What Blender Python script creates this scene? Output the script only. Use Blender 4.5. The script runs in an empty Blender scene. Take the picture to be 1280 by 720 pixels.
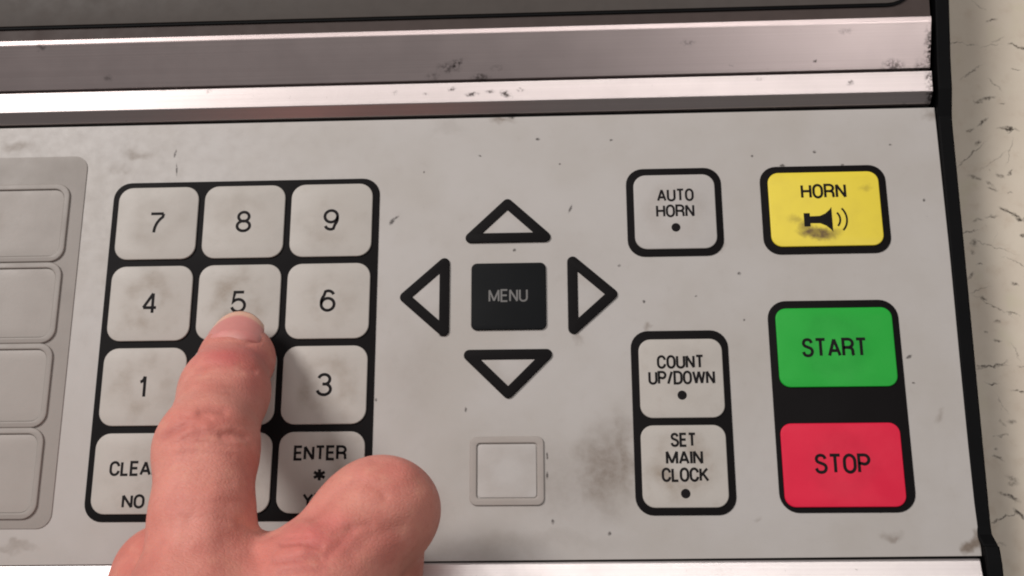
import bpy, bmesh, math, random
import numpy as np
from mathutils import Vector, Matrix, Euler

random.seed(7)
MM = 0.001
scene = bpy.context.scene
COL = scene.collection

# ------------------------------------------------------------------ camera, world, lamps, exposure
CAM_ROT = (0.2492, 0.0475, -0.0034)
CAM_POS = np.array([67.7624, -51.6394, 211.5408])          # millimetres above the key panel
FPX = 1300.0                                               # focal length in photo pixels (1280 wide)
cam_data = bpy.data.cameras.new('camera')
cam_data.sensor_width = 36.0
cam_data.lens = FPX / 1280 * 36.0
cam_data.clip_start = 0.005
cam_data.clip_end = 50
cam = bpy.data.objects.new('camera', cam_data)
cam.location = CAM_POS * MM
cam.rotation_euler = CAM_ROT
COL.objects.link(cam)
scene.camera = cam

world = bpy.data.worlds.new('World')
scene.world = world
world.use_nodes = True
world.node_tree.nodes['Background'].inputs[0].default_value = (0.93, 0.91, 0.92, 1)
world.node_tree.nodes['Background'].inputs[1].default_value = 0.095


def area_lamp(name, loc, target, sx, sy, power, colour):
    d = bpy.data.lights.new(name, 'AREA')
    d.shape = 'RECTANGLE'
    d.size, d.size_y = sx, sy
    d.energy = power
    d.color = colour
    o = bpy.data.objects.new(name, d)
    o.location = loc
    o.rotation_euler = (Vector(target) - Vector(loc)).to_track_quat('-Z', 'Y').to_euler()
    COL.objects.link(o)
    return o


area_lamp('ceiling_lamp', (-2.0, 1.6, 2.8), (0.05, 0.0, 0.0), 1.0, 1.0, 112.0, (1.0, 0.955, 0.93))
area_lamp('ceiling_lamp', (0.30, 0.50, 1.9), (0.05, 0.0, 0.0), 1.9, 0.30, 9.5, (1.0, 0.955, 0.935))
area_lamp('ceiling_lamp', (0.85, -0.25, 2.1), (0.05, 0.0, 0.0), 0.8, 0.4, 4.5, (1.0, 0.955, 0.935))

scene.view_settings.view_transform = 'Standard'
scene.view_settings.look = 'None'
scene.view_settings.exposure = 0.0
scene.view_settings.gamma = 1.0
scene.view_settings.use_curve_mapping = False
scene.render.engine = 'CYCLES'
scene.cycles.filter_width = 2.0
scene.cycles.max_bounces = 6
scene.cycles.use_denoising = True

_R = np.array(Euler(CAM_ROT, 'XYZ').to_matrix())


def at(u, v, z=0.0):
    """photo pixel (1280x720) -> point in mm on the horizontal plane at height z"""
    d = _R @ np.array([(u - 640) / FPX, -(v - 360) / FPX, -1.0])
    return CAM_POS + d * ((z - CAM_POS[2]) / d[2])


def pix(P):
    q = (P - CAM_POS) @ _R
    return np.stack([640 + FPX * q[:, 0] / -q[:, 2], 360 - FPX * q[:, 1] / -q[:, 2]], 1)


# ------------------------------------------------------------------ materials
def srgb(r, g, b):
    f = lambda c: (c / 12.92 if c <= 0.04045 else ((c + 0.055) / 1.055) ** 2.4)
    return (f(r / 255), f(g / 255), f(b / 255), 1)


class NT:
    def __init__(self, name):
        self.m = bpy.data.materials.new(name)
        self.m.use_nodes = True
        self.t = self.m.node_tree
        self.b = self.t.nodes['Principled BSDF']
        tc = self.t.nodes.new('ShaderNodeTexCoord')
        self.pos = self.vm('SCALE', tc.outputs['Object'], scale=1000.0)

    def n(self, typ, **kw):
        x = self.t.nodes.new(typ)
        for k, v in kw.items():
            setattr(x, k, v)
        return x

    def l(self, a, b):
        self.t.links.new(a, b)

    def setin(self, sock, v):
        if isinstance(v, bpy.types.NodeSocket):
            self.l(v, sock)
        else:
            sock.default_value = v

    def vm(self, op, a, b=None, scale=None):
        x = self.n('ShaderNodeVectorMath', operation=op)
        self.setin(x.inputs[0], a)
        if b is not None:
            self.setin(x.inputs[1], b)
        if scale is not None:
            x.inputs['Scale'].default_value = scale
        return x.outputs['Value'] if op in ('LENGTH', 'DOT_PRODUCT') else x.outputs['Vector']

    def math(self, op, a, b=0.0, clamp=False):
        x = self.n('ShaderNodeMath', operation=op, use_clamp=clamp)
        self.setin(x.inputs[0], a)
        self.setin(x.inputs[1], b)
        return x.outputs[0]

    def noise(self, scale, detail=3, rough=0.55, vec=None, dist=0.0, color=False):
        x = self.n('ShaderNodeTexNoise')
        x.inputs['Scale'].default_value = scale
        x.inputs['Detail'].default_value = detail
        x.inputs['Roughness'].default_value = rough
        x.inputs['Distortion'].default_value = dist
        self.l(vec if vec is not None else self.pos, x.inputs['Vector'])
        return x.outputs['Color' if color else 'Fac']

    def ramp(self, v, a, b, lo=0.0, hi=1.0):
        x = self.n('ShaderNodeMapRange', interpolation_type='SMOOTHSTEP')
        self.setin(x.inputs[0], v)
        for i, q in enumerate((a, b, lo, hi)):
            x.inputs[i + 1].default_value = q
        return x.outputs[0]

    def mix(self, f, a, b):
        x = self.n('ShaderNodeMix', data_type='RGBA')
        self.setin(x.inputs[0], f)
        self.setin(x.inputs[6], a)
        self.setin(x.inputs[7], b)
        return x.outputs[2]

    def warp(self, scale, amp, vec=None):
        c = self.noise(scale, 3, 0.6, vec, color=True)
        d = self.vm('SUBTRACT', c, (0.5, 0.5, 0.5))
        d = self.vm('SCALE', d, scale=amp)
        return self.vm('ADD', vec if vec is not None else self.pos, d)

    def marks(self, vec, lst):
        """lst of (x, y, rx, ry, degrees, core, strength): soft ellipses, the strongest wins"""
        cur = None
        for (x, y, rx, ry, a, core, s) in lst:
            mp = self.n('ShaderNodeMapping', vector_type='TEXTURE')
            mp.inputs['Location'].default_value = (x, y, 0)
            mp.inputs['Rotation'].default_value = (0, 0, math.radians(a))
            mp.inputs['Scale'].default_value = (rx, ry, 1000)
            self.l(vec, mp.inputs['Vector'])
            v = self.ramp(self.vm('LENGTH', mp.outputs[0]), core, 1.0, s, 0.0)
            cur = v if cur is None else self.math('MAXIMUM', cur, v)
        return cur

    def bump(self, h, strength, dist):
        x = self.n('ShaderNodeBump')
        x.inputs['Strength'].default_value = strength
        x.inputs['Distance'].default_value = dist
        self.l(h, x.inputs['Height'])
        self.l(x.outputs[0], self.b.inputs['Normal'])

    def done(self, color, rough=0.5, metal=0.0, spec=0.5):
        self.setin(self.b.inputs['Base Color'], color)
        self.setin(self.b.inputs['Roughness'], rough)
        self.b.inputs['Metallic'].default_value = metal
        self.b.inputs['Specular IOR Level'].default_value = spec
        return self.m


def pxmark(u, v, ru, rv, ang, core, s, z=0.0, k=6.15):
    p = at(u, v, z)
    return (p[0], p[1], ru / k, rv / k, -ang, core, s)


def mat_panel():
    N = NT('panel_polycarbonate')
    base = srgb(181, 176, 172)
    n1 = N.noise(0.03, 4, 0.6)
    n2 = N.noise(0.35, 4, 0.65)
    c = N.mix(N.ramp(n1, 0.35, 0.7), base, srgb(174, 168, 162))
    c = N.mix(N.ramp(n2, 0.55, 0.85, 0, 0.14), c, srgb(150, 140, 130))
    w = N.warp(0.12, 9.0)
    w2 = N.warp(0.6, 1.6, w)
    sm = [(757, 588, 60, 80, 10, 0.0, 0.7), (782, 575, 24, 80, 0, 0.0, 0.65), (700, 600, 90, 80, 0, 0.0, 0.28), (640, 590, 110, 90, 0, 0.0, 0.15),
          (505, 640, 90, 60, 0, 0.1, 0.35), (25, 185, 34, 12, -5, 0.1, 0.5), (170, 190, 40, 14, 10, 0.0, 0.5),
          (150, 212, 22, 12, 0, 0, 0.35), (812, 408, 10, 9, 0, 0, 0.5), (729, 424, 14, 8, 20, 0, 0.4), (1115, 667, 20, 10, -10, 0, 0.6),
          (1217, 679, 12, 14, 30, 0.2, 0.9), (1179, 520, 7, 10, 10, 0, 0.4), (945, 648, 8, 6, 0, 0, 0.3), (560, 160, 40, 20, 0, 0, 0.18),
          (628, 148, 22, 9, 0, 0.0, 0.7), (1165, 143, 12, 18, 0, 0.0, 0.5), (20, 688, 40, 8, 0, 0, 0.35), (905, 305, 18, 12, 0, 0, 0.25), (520, 470, 60, 90, 10, 0, 0.12),
          (720, 330, 90, 60, 10, 0, 0.08), (640, 680, 200, 20, 0, 0, 0.18)]
    s = N.marks(w2, [pxmark(*q) for q in sm])
    grain = N.ramp(N.noise(0.6, 4, 0.6), 0.2, 0.8, 0.65, 1.1)
    s = N.math('MULTIPLY', s, grain, True)
    c = N.mix(s, c, srgb(106, 90, 75))
    sp = [(672, 174, 4, 2.5, 10), (764, 175, 3, 2, 0), (490, 277, 4, 7, 35), (494, 273, 8, 2, -35), (713, 261, 2.2, 8, 25), (643, 313, 3, 3, 0), (774, 332, 3, 2.5, 0),
          (1018, 190, 3, 2.5, 0), (1113, 181, 3, 2, 0), (924, 342, 3, 3, 0), (805, 377, 2.5, 2.5, 0), (1053, 206, 3, 2, 0), (978, 207, 5, 2.5, 0),
          (1136, 446, 6, 2.6, -30), (1142, 479, 3, 1.8, 20), (582, 512, 2.2, 4, 0), (684, 594, 2.2, 6, 0), (684, 570, 1.8, 6, 0), (691, 652, 2.6, 4, 0), (762, 667, 3, 3, 0),
          (553, 419, 6, 3, 0), (219, 192, 2, 8, 10), (221, 212, 1.6, 12, -5), (585, 143, 7, 3, 0), (640, 146, 6, 4, 0), (1100, 640, 2.5, 2, 0), (940, 195, 2, 2, 0),
          (470, 500, 2, 3, 0), (1155, 250, 2.2, 3, 20), (930, 400, 2, 2, 0), (700, 205, 2, 2, 0), (600, 195, 3, 1.5, 20), (530, 215, 2, 2, 0), (870, 370, 2, 1.5, 0), (123, 505, 3, 3, 0), (68, 575, 2.2, 2.2, 0)]
    wf = N.warp(1.8, 0.5)
    k = N.marks(wf, [pxmark(*q, 0.35, 0.85) for q in sp])
    k = N.math('MULTIPLY', k, N.ramp(N.noise(3.0, 3), 0.3, 0.55, 0.3, 1.0), True)
    fine = N.ramp(N.noise(1.3, 2, 0.5), 0.78, 0.83, 0, 0.5)
    c = N.mix(N.math('MAXIMUM', k, fine), c, srgb(45, 38, 36))
    N.bump(N.noise(4.0, 3), 0.08, 0.0004)
    return N.done(c, N.ramp(n2, 0.3, 0.8, 0.44, 0.6), spec=0.28)


def mat_key(name, rgb, dirt=(122, 102, 80), amount=1.0, ring=True):
    N = NT(name)
    oi = N.n('ShaderNodeObjectInfo')
    r = oi.outputs['Random']
    off = N.n('ShaderNodeCombineXYZ')
    N.l(N.math('MULTIPLY', r, 913.0), off.inputs[0])
    N.l(N.math('MULTIPLY', r, 377.0), off.inputs[1])
    v = N.vm('ADD', N.pos, off.outputs[0])
    n1 = N.noise(0.13, 3, 0.5, v)
    n2 = N.noise(1.6, 4, 0.65, v)
    c = N.mix(N.ramp(n1, 0.4, 0.75, 0, 0.12), srgb(*rgb), srgb(*[int(q * 0.82) for q in rgb]))
    if ring:
        w = N.warp(0.25, 5.0, v)
        w = N.vm('SUBTRACT', w, off.outputs[0])
        w = N.vm('MULTIPLY', w, (1, 1, 0))
        d = N.vm('LENGTH', w)
        a = N.ramp(d, 1.5, 4.3, 0, 1)
        b = N.ramp(d, 4.6, 8.2, 1, 0)
        rg = N.math('MULTIPLY', N.math('MULTIPLY', a, b), N.ramp(n1, 0.40, 0.68, 0.10, 0.48 * amount))
        rg = N.math('MULTIPLY', rg, oi.outputs['Alpha'])
        rg = N.math('MULTIPLY', rg, N.ramp(n2, 0.2, 0.8, 0.75, 1.1), True)
        c = N.mix(rg, c, srgb(*dirt))
        edge = N.ramp(N.noise(0.3, 3, 0.55, v), 0.55, 0.8, 0, 0.12 * amount)
        c = N.mix(edge, c, srgb(*dirt))
    spk = N.ramp(N.noise(1.5, 2, 0.5, v), 0.79, 0.84, 0, 0.5)
    c = N.mix(spk, c, srgb(50, 42, 38))
    N.bump(n2, 0.06, 0.0004)
    return N.done(c, N.ramp(n1, 0.3, 0.8, 0.42, 0.56), spec=0.25)


def mat_horn():
    N = NT('yellow_key_print')
    n1 = N.noise(0.25, 4, 0.6)
    c = N.mix(N.ramp(n1, 0.4, 0.8, 0, 0.25), srgb(230, 208, 62), srgb(205, 182, 60))
    w = N.warp(0.5, 2.2)
    s = N.marks(w, [(-2.2, -5.4, 5.2, 1.9, -8, 0.3, 0.95), (-4.6, -4.0, 2.2, 2.4, 40, 0.1, 0.75), (1.4, -5.6, 3.0, 1.5, 25, 0.1, 0.6), (-6.2, -2.2, 2.4, 1.4, -20, 0, 0.4), (8.5, 4.5, 2.2, 0.9, 10, 0, 0.3)])
    s = N.math('MULTIPLY', s, N.ramp(N.noise(0.7, 3), 0.2, 0.7, 0.65, 1.1), True)
    c = N.mix(s, c, srgb(96, 72, 34))
    c = N.mix(N.ramp(N.noise(1.6, 2), 0.74, 0.8, 0, 0.4), c, srgb(90, 70, 40))
    return N.done(c, 0.42, spec=0.4)


def mat_black(name='black_print', rgb=(12, 9, 10), rough=0.6):
    N = NT(name)
    n1 = N.noise(0.4, 4)
    c = N.mix(N.ramp(n1, 0.4, 0.8, 0, 0.5), srgb(*rgb), srgb(rgb[0] + 3, rgb[1] + 3, rgb[2] + 3))
    return N.done(c, N.ramp(N.noise(0.1, 3), 0.3, 0.7, rough - 0.02, rough + 0.03), spec=0.11)


def mat_alu(name, rgb, rough, marks=None, dirt=0.6):
    N = NT(name)
    st = N.vm('MULTIPLY', N.pos, (0.006, 4.0, 4.0))
    br = N.noise(1.0, 4, 0.6, st)
    n1 = N.noise(0.12, 5, 0.65)
    c = N.mix(N.ramp(br, 0.3, 0.7), srgb(*rgb), srgb(*[int(q * 0.965) for q in rgb]))
    c = N.mix(N.ramp(n1, 0.5, 0.9, 0, 0.25 * dirt), c, srgb(95, 82, 78))
    if marks:
        w = N.warp(0.9, 1.6)
        k = N.marks(w, marks)
        k = N.math('MULTIPLY', k, N.ramp(N.noise(1.4, 4), 0.35, 0.6, 0.0, 1.1), True)
        c = N.mix(k, c, srgb(42, 33, 31))
    spk = N.ramp(N.noise(0.9, 3, 0.6), 0.70, 0.76, 0, 0.6 * dirt)
    c = N.mix(spk, c, srgb(60, 48, 45))
    N.bump(br, 0.05, 0.0002)
    return N.done(c, N.ramp(n1, 0.3, 0.8, rough, rough + 0.03), metal=0.85)


def mat_table():
    N = NT('cream_laminate')
    n1 = N.noise(0.035, 4, 0.6)
    n2 = N.noise(0.25, 5, 0.65)
    c = N.mix(N.ramp(n1, 0.3, 0.7), srgb(210, 199, 182), srgb(200, 187, 170))
    c = N.mix(N.ramp(n2, 0.5, 0.75, 0, 0.4), c, srgb(186, 168, 148))
    c = N.mix(N.ramp(N.noise(0.11, 3, 0.5), 0.55, 0.75, 0, 0.35), c, srgb(196, 190, 160))
    w = N.warp(0.5, 2.4)
    T = -18.0
    sc = [  # u, v, length, width, angle(deg, picture, clockwise), strength
        (1239, 25, 7, 3, -25, 0.8), (1195, 54, 9, 1.8, 3, 0.6), (1214, 56, 10, 1.8, 4, 0.4), (1237, 57, 14, 1.6, -8, 0.35), (1247, 50, 9, 1.5, -25, 0.3),
        (1269, 57, 9, 2.6, 22, 0.9), (1278, 60, 8, 3, 15, 0.8), (1222, 6, 12, 2, 45, 0.35), (1270, 87, 6, 2, 0, 0.6),
        (1215, 90, 16, 2.0, -30, 0.5), (1242, 105, 12, 2, 50, 0.4), (1233, 124, 12, 3.5, -15, 0.6), (1223, 128, 6, 3, 0, 0.5), (1228, 153, 9, 3.4, -35, 0.7), (1212, 163, 5, 3, -20, 0.6),
        (1260, 161, 12, 3.2, 8, 0.95), (1265, 163, 6, 2, -20, 0.8), (1213, 194, 24, 1.8, -42, 0.65), (1222, 178, 5, 4, -40, 0.7), (1218, 222, 7, 4, 10, 0.5), (1250, 219, 6, 4, 30, 0.65), (1263, 215, 6, 2.2, -50, 0.6),
        (1262, 190, 20, 1.2, -70, 0.4), (1244, 200, 22, 1.2, -35, 0.3), (1237, 230, 7, 3, 40, 0.5), (1241, 237, 6, 3, 20, 0.55), (1270, 270, 20, 3.0, 28, 1.0), (1256, 263, 7, 4, 30, 0.95), (1277, 275, 7, 4, 20, 0.9), (1240, 271, 8, 3, -15, 0.55),
        (1222, 276, 6, 3, 0, 0.4), (1278, 294, 4, 5, 0, 0.8), (1210, 290, 14, 1.6, -15, 0.5), (1217, 303, 4, 8, 15, 0.55), (1216, 315, 3, 5, 0, 0.4), (1240, 308, 30, 1.3, 22, 0.4), (1275, 330, 20, 1.4, 28, 0.5),
        (1213, 345, 8, 3, -35, 0.55), (1268, 355, 4.5, 4.5, 0, 0.85), (1224, 362, 14, 1.6, -20, 0.4), (1230, 373, 4, 3, 0, 0.7), (1240, 382, 24, 1.4, 32, 0.5), (1264, 392, 9, 1.8, 10, 0.6), (1248, 402, 4, 2.6, 0, 0.5),
        (1247, 426, 4, 3, 0, 0.75), (1270, 440, 12, 1.5, 70, 0.35), (1240, 459, 18, 2.6, -10, 0.75), (1228, 459, 6, 3, 0, 0.75), (1254, 455, 8, 1.8, -35, 0.6), (1240, 480, 8, 2, 4, 0.75), (1275, 489, 9, 2.4, 10, 0.8), (1278, 457, 6, 1.6, 0, 0.5),
        (1265, 527, 6, 4, 0, 0.5), (1250, 544, 5, 2, 0, 0.4), (1247, 572, 7, 2.4, 25, 0.6), (1265, 600, 8, 5, 35, 0.4), (1266, 606, 5, 3, 0, 0.4), (1262, 620, 11, 3.4, 28, 0.85), (1254, 648, 18, 2.0, -24, 0.75), (1273, 641, 7, 4, 40, 0.95), (1278, 645, 5, 3, 40, 0.8),
        (1251, 680, 6, 2, 0, 0.3), (1225, 330, 3, 2, 0, 0.6), (1253, 130, 3, 2, 0, 0.5), (1262, 240, 3, 2.4, 0, 0.5), (1232, 415, 3, 2, 0, 0.5), (1252, 505, 14, 1.2, 60, 0.3), (1243, 560, 2.5, 2.5, 0, 0.5)]
    k = N.marks(w, [pxmark(u, v, a * 1.5, b * 0.9, g, 0.1, min(1.0, s * 1.25), T, 5.7) for (u, v, a, b, g, s) in sc])
    k = N.math('MULTIPLY', k, N.ramp(N.noise(1.6, 4, 0.7), 0.3, 0.58, 0.15, 1.1), True)
    c = N.mix(k, c, srgb(62, 52, 40))
    # faint scratches and specks over the rest of the top
    vs = N.vm('MULTIPLY', N.warp(0.06, 25.0), (0.5, 0.09, 1))
    sr = N.ramp(N.noise(1.0, 3, 0.6, vs), 0.69, 0.76, 0, 0.35)
    sp = N.ramp(N.noise(0.7, 3, 0.6), 0.74, 0.8, 0, 0.6)
    c = N.mix(N.math('MAXIMUM', sr, sp), c, srgb(92, 80, 62))
    N.bump(n2, 0.1, 0.0006)
    return N.done(c, N.ramp(n2, 0.3, 0.8, 0.45, 0.6), spec=0.4)


def mat_plain(name, rgb, rough=0.5, spec=0.4, noise=0.15):
    N = NT(name)
    c = N.mix(N.ramp(N.noise(0.3, 4), 0.35, 0.75, 0, noise * 2), srgb(*rgb), srgb(*[int(q * 0.8) for q in rgb]))
    return N.done(c, N.ramp(N.noise(0.2, 4), 0.3, 0.8, rough - 0.05, rough + 0.1), spec=spec)


def mat_skin():
    N = NT('skin')
    at_ = N.n('ShaderNodeAttribute', attribute_name='skin_tone')
    n1 = N.noise(0.22, 4, 0.6)
    n2 = N.noise(0.9, 5, 0.65)
    c = N.mix(N.ramp(N.noise(0.12, 3, 0.55), 0.42, 0.68, 0, 0.6), at_.outputs['Color'], srgb(194, 114, 103))
    c = N.mix(N.ramp(n1, 0.5, 0.75, 0, 0.35), c, srgb(222, 160, 138))
    c = N.mix(N.ramp(n2, 0.5, 0.8, 0, 0.20), c, srgb(150, 84, 76))
    vo = N.n('ShaderNodeTexVoronoi', feature='DISTANCE_TO_EDGE')
    vo.inputs['Scale'].default_value = 1.1
    st = N.vm('MULTIPLY', N.warp(0.5, 1.0), (0.75, 1.5, 1.2))
    N.l(st, vo.inputs['Vector'])
    h = N.math('ADD', N.ramp(vo.outputs['Distance'], 0.0, 0.22, 0, 0.6), N.math('MULTIPLY', n2, 0.9))
    N.bump(h, 0.22, 0.0003)
    N.b.inputs['Subsurface Weight'].default_value = 0.18
    N.b.inputs['Subsurface Radius'].default_value = (1.0, 0.35, 0.2)
    N.b.inputs['Subsurface Scale'].default_value = 0.0025
    return N.done(c, N.ramp(n2, 0.3, 0.8, 0.52, 0.64), spec=0.3)


def mat_nail():
    N = NT('nail')
    at_ = N.n('ShaderNodeAttribute', attribute_name='skin_tone')
    N.b.inputs['Subsurface Weight'].default_value = 0.1
    N.b.inputs['Subsurface Scale'].default_value = 0.0015
    c = N.mix(N.ramp(N.noise(0.8, 3), 0.4, 0.7, 0, 0.15), at_.outputs['Color'], srgb(190, 120, 112))
    return N.done(c, 0.33, spec=0.5)


M = {}
M['panel'] = mat_panel()
M['key'] = mat_key('grey_key_print', (180, 174, 167))
M['key_clean'] = mat_key('clean_grey_key_print', (179, 174, 170), amount=0.3)
M['window'] = mat_key('smoked_label_window', (152, 145, 139), amount=0.3)
M['window_face'] = mat_key('blank_label_face', (162, 155, 149), amount=0.35)
M['window_rim'] = mat_key('embossed_rim', (160, 152, 146), amount=0.2)
M['green'] = mat_key('green_key_print', (30, 164, 54), dirt=(20, 90, 34), amount=0.3)
M['red'] = mat_key('red_key_print', (216, 26, 62), dirt=(140, 20, 40), amount=0.3)
M['yellow'] = mat_horn()
M['black'] = mat_black()
M['menu'] = mat_black('charcoal_key_print', (12, 14, 16), 0.55)
M['ink'] = mat_plain('black_ink', (20, 17, 18), 0.6, 0.12)
M['ink_grey'] = mat_plain('grey_ink', (112, 110, 108), 0.5, 0.3)
M['trim'] = mat_black('black_end_cap', (3, 3, 4), 0.6)
M['bezel'] = mat_plain('dark_bezel', (74, 64, 61), 0.5, 0.12)
M['lcd'] = mat_plain('dark_display_glass', (82, 76, 72), 0.5, 0.12, 0.1)
M['body'] = mat_plain('console_case', (60, 56, 54), 0.5)
M['table'] = mat_table()
M['skin'] = mat_skin()
M['nail'] = mat_nail()


# ------------------------------------------------------------------ mesh helpers (all shapes in mm)
def link(name, me, mat, parent=None, loc=(0, 0, 0), smooth=False):
    o = bpy.data.objects.new(name, me)
    me.materials.clear()
    me.materials.append(mat)
    o.location = [q * MM for q in loc]
    if parent is not None:
        o.parent = parent
    COL.objects.link(o)
    if smooth:
        me.polygons.foreach_set('use_smooth', [True] * len(me.polygons))
    return o


def mesh(name, verts, faces):
    me = bpy.data.meshes.new(name)
    me.from_pydata([tuple(q * MM for q in v) for v in verts], [], faces)
    me.update()
    return me


def rrect(x0, x1, y0, y1, r, n=7):
    pts = []
    for cx, cy, a0 in ((x1 - r, y1 - r, 0), (x0 + r, y1 - r, 90), (x0 + r, y0 + r, 180), (x1 - r, y0 + r, 270)):
        for i in range(n + 1):
            a = math.radians(a0 + 90 * i / n)
            pts.append((cx + r * math.cos(a), cy + r * math.sin(a)))
    return pts


def rpoly(P, r, n=6):
    """polygon with rounded corners (points counter-clockwise)"""
    out = []
    m = len(P)
    for i in range(m):
        p, a, b = Vector(P[i]), Vector(P[i - 1]), Vector(P[(i + 1) % m])
        u, v = (a - p).normalized(), (b - p).normalized()
        half = u.angle(v) / 2
        c = p + (u + v).normalized() * (r / math.sin(half))
        t0, t1 = p + u * (r / math.tan(half)), p + v * (r / math.tan(half))
        a0 = math.atan2(t0.y - c.y, t0.x - c.x)
        a1 = math.atan2(t1.y - c.y, t1.x - c.x)
        d = (a1 - a0 + math.pi) % (2 * math.pi) - math.pi
        for k in range(n + 1):
            q = a0 + d * k / n
            out.append((c.x + r * math.cos(q), c.y + r * math.sin(q)))
    return out


def plate_mesh(name, loops, z0, z1, bev, res=3):
    """flat plate with rounded edges; further loops are holes"""
    cu = bpy.data.curves.new(name, 'CURVE')
    cu.dimensions = '2D'
    cu.fill_mode = 'BOTH'
    for lp in loops:
        s = cu.splines.new('POLY')
        s.points.add(len(lp) - 1)
        for q, p in zip(s.points, lp):
            q.co = (p[0] * MM, p[1] * MM, 0, 1)
        s.use_cyclic_u = True
    cu.extrude = max((z1 - z0) / 2 - bev, 1e-4) * MM
    cu.bevel_depth = bev * MM
    cu.bevel_resolution = res
    cu.offset = -bev * MM
    tmp = bpy.data.objects.new(name, cu)
    COL.objects.link(tmp)
    dg = bpy.context.evaluated_depsgraph_get()
    me = bpy.data.meshes.new_from_object(tmp.evaluated_get(dg))
    bpy.data.objects.remove(tmp)
    bpy.data.curves.remove(cu)
    me.name = name
    me.transform(Matrix.Translation((0, 0, (z0 + z1) / 2 * MM)))
    bm = bmesh.new()
    bm.from_mesh(me)
    bmesh.ops.remove_doubles(bm, verts=bm.verts, dist=2e-6)
    bm.to_mesh(me)
    bm.free()
    return me


def plate(name, loops, z0, z1, bev, mat, parent=None, loc=(0, 0, 0), res=3, smooth=True):
    me = plate_mesh(name, loops, z0, z1, bev, res)
    o = link(name, me, mat, parent, loc)
    if smooth:
        me.polygons.foreach_set('use_smooth', [True] * len(me.polygons))
        try:
            me.set_sharp_from_angle(angle=math.radians(42))
        except Exception:
            pass
    return o


def extrude_x(name, prof, x0, x1, mat, parent=None, skew=0.0, bevel=0.0):
    """closed (y, z) outline swept along x; skew tilts y along x"""
    n = len(prof)
    V = [(x0, y, z) for y, z in prof] + [(x1, y + skew, z) for y, z in prof]
    Fc = [tuple(range(n))[::-1], tuple(range(n, 2 * n))]
    for i in range(n):
        j = (i + 1) % n
        Fc.append((i, j, n + j, n + i))
    me = mesh(name, V, Fc)
    bm = bmesh.new()
    bm.from_mesh(me)
    bmesh.ops.recalc_face_normals(bm, faces=bm.faces)
    if bevel > 0:
        es = [e for e in bm.edges if e.calc_face_angle(0) > 0.25]
        bmesh.ops.bevel(bm, geom=es, offset=bevel * MM, segments=2, profile=0.5, affect='EDGES')
    bm.to_mesh(me)
    bm.free()
    return link(name, me, mat, parent)


# ------------------------------------------------------------------ lettering: own stroke alphabet
def arc(cx, cy, rx, ry, a0, a1, n=10):
    return [(cx + rx * math.cos(math.radians(a0 + (a1 - a0) * i / n)), cy + ry * math.sin(math.radians(a0 + (a1 - a0) * i / n))) for i in range(n + 1)]


def smooth_line(P, n=5):
    P = [P[0]] + list(P) + [P[-1]]
    out = []
    for i in range(1, len(P) - 2):
        a, b, c, d = [np.array(q, float) for q in P[i - 1:i + 3]]
        for k in range(n):
            t = k / n
            q = 0.5 * (2 * b + (c - a) * t + (2 * a - 5 * b + 4 * c - d) * t * t + (3 * b - a - 3 * c + d) * t ** 3)
            out.append((q[0], q[1]))
    return out + [tuple(P[-1])]


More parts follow.
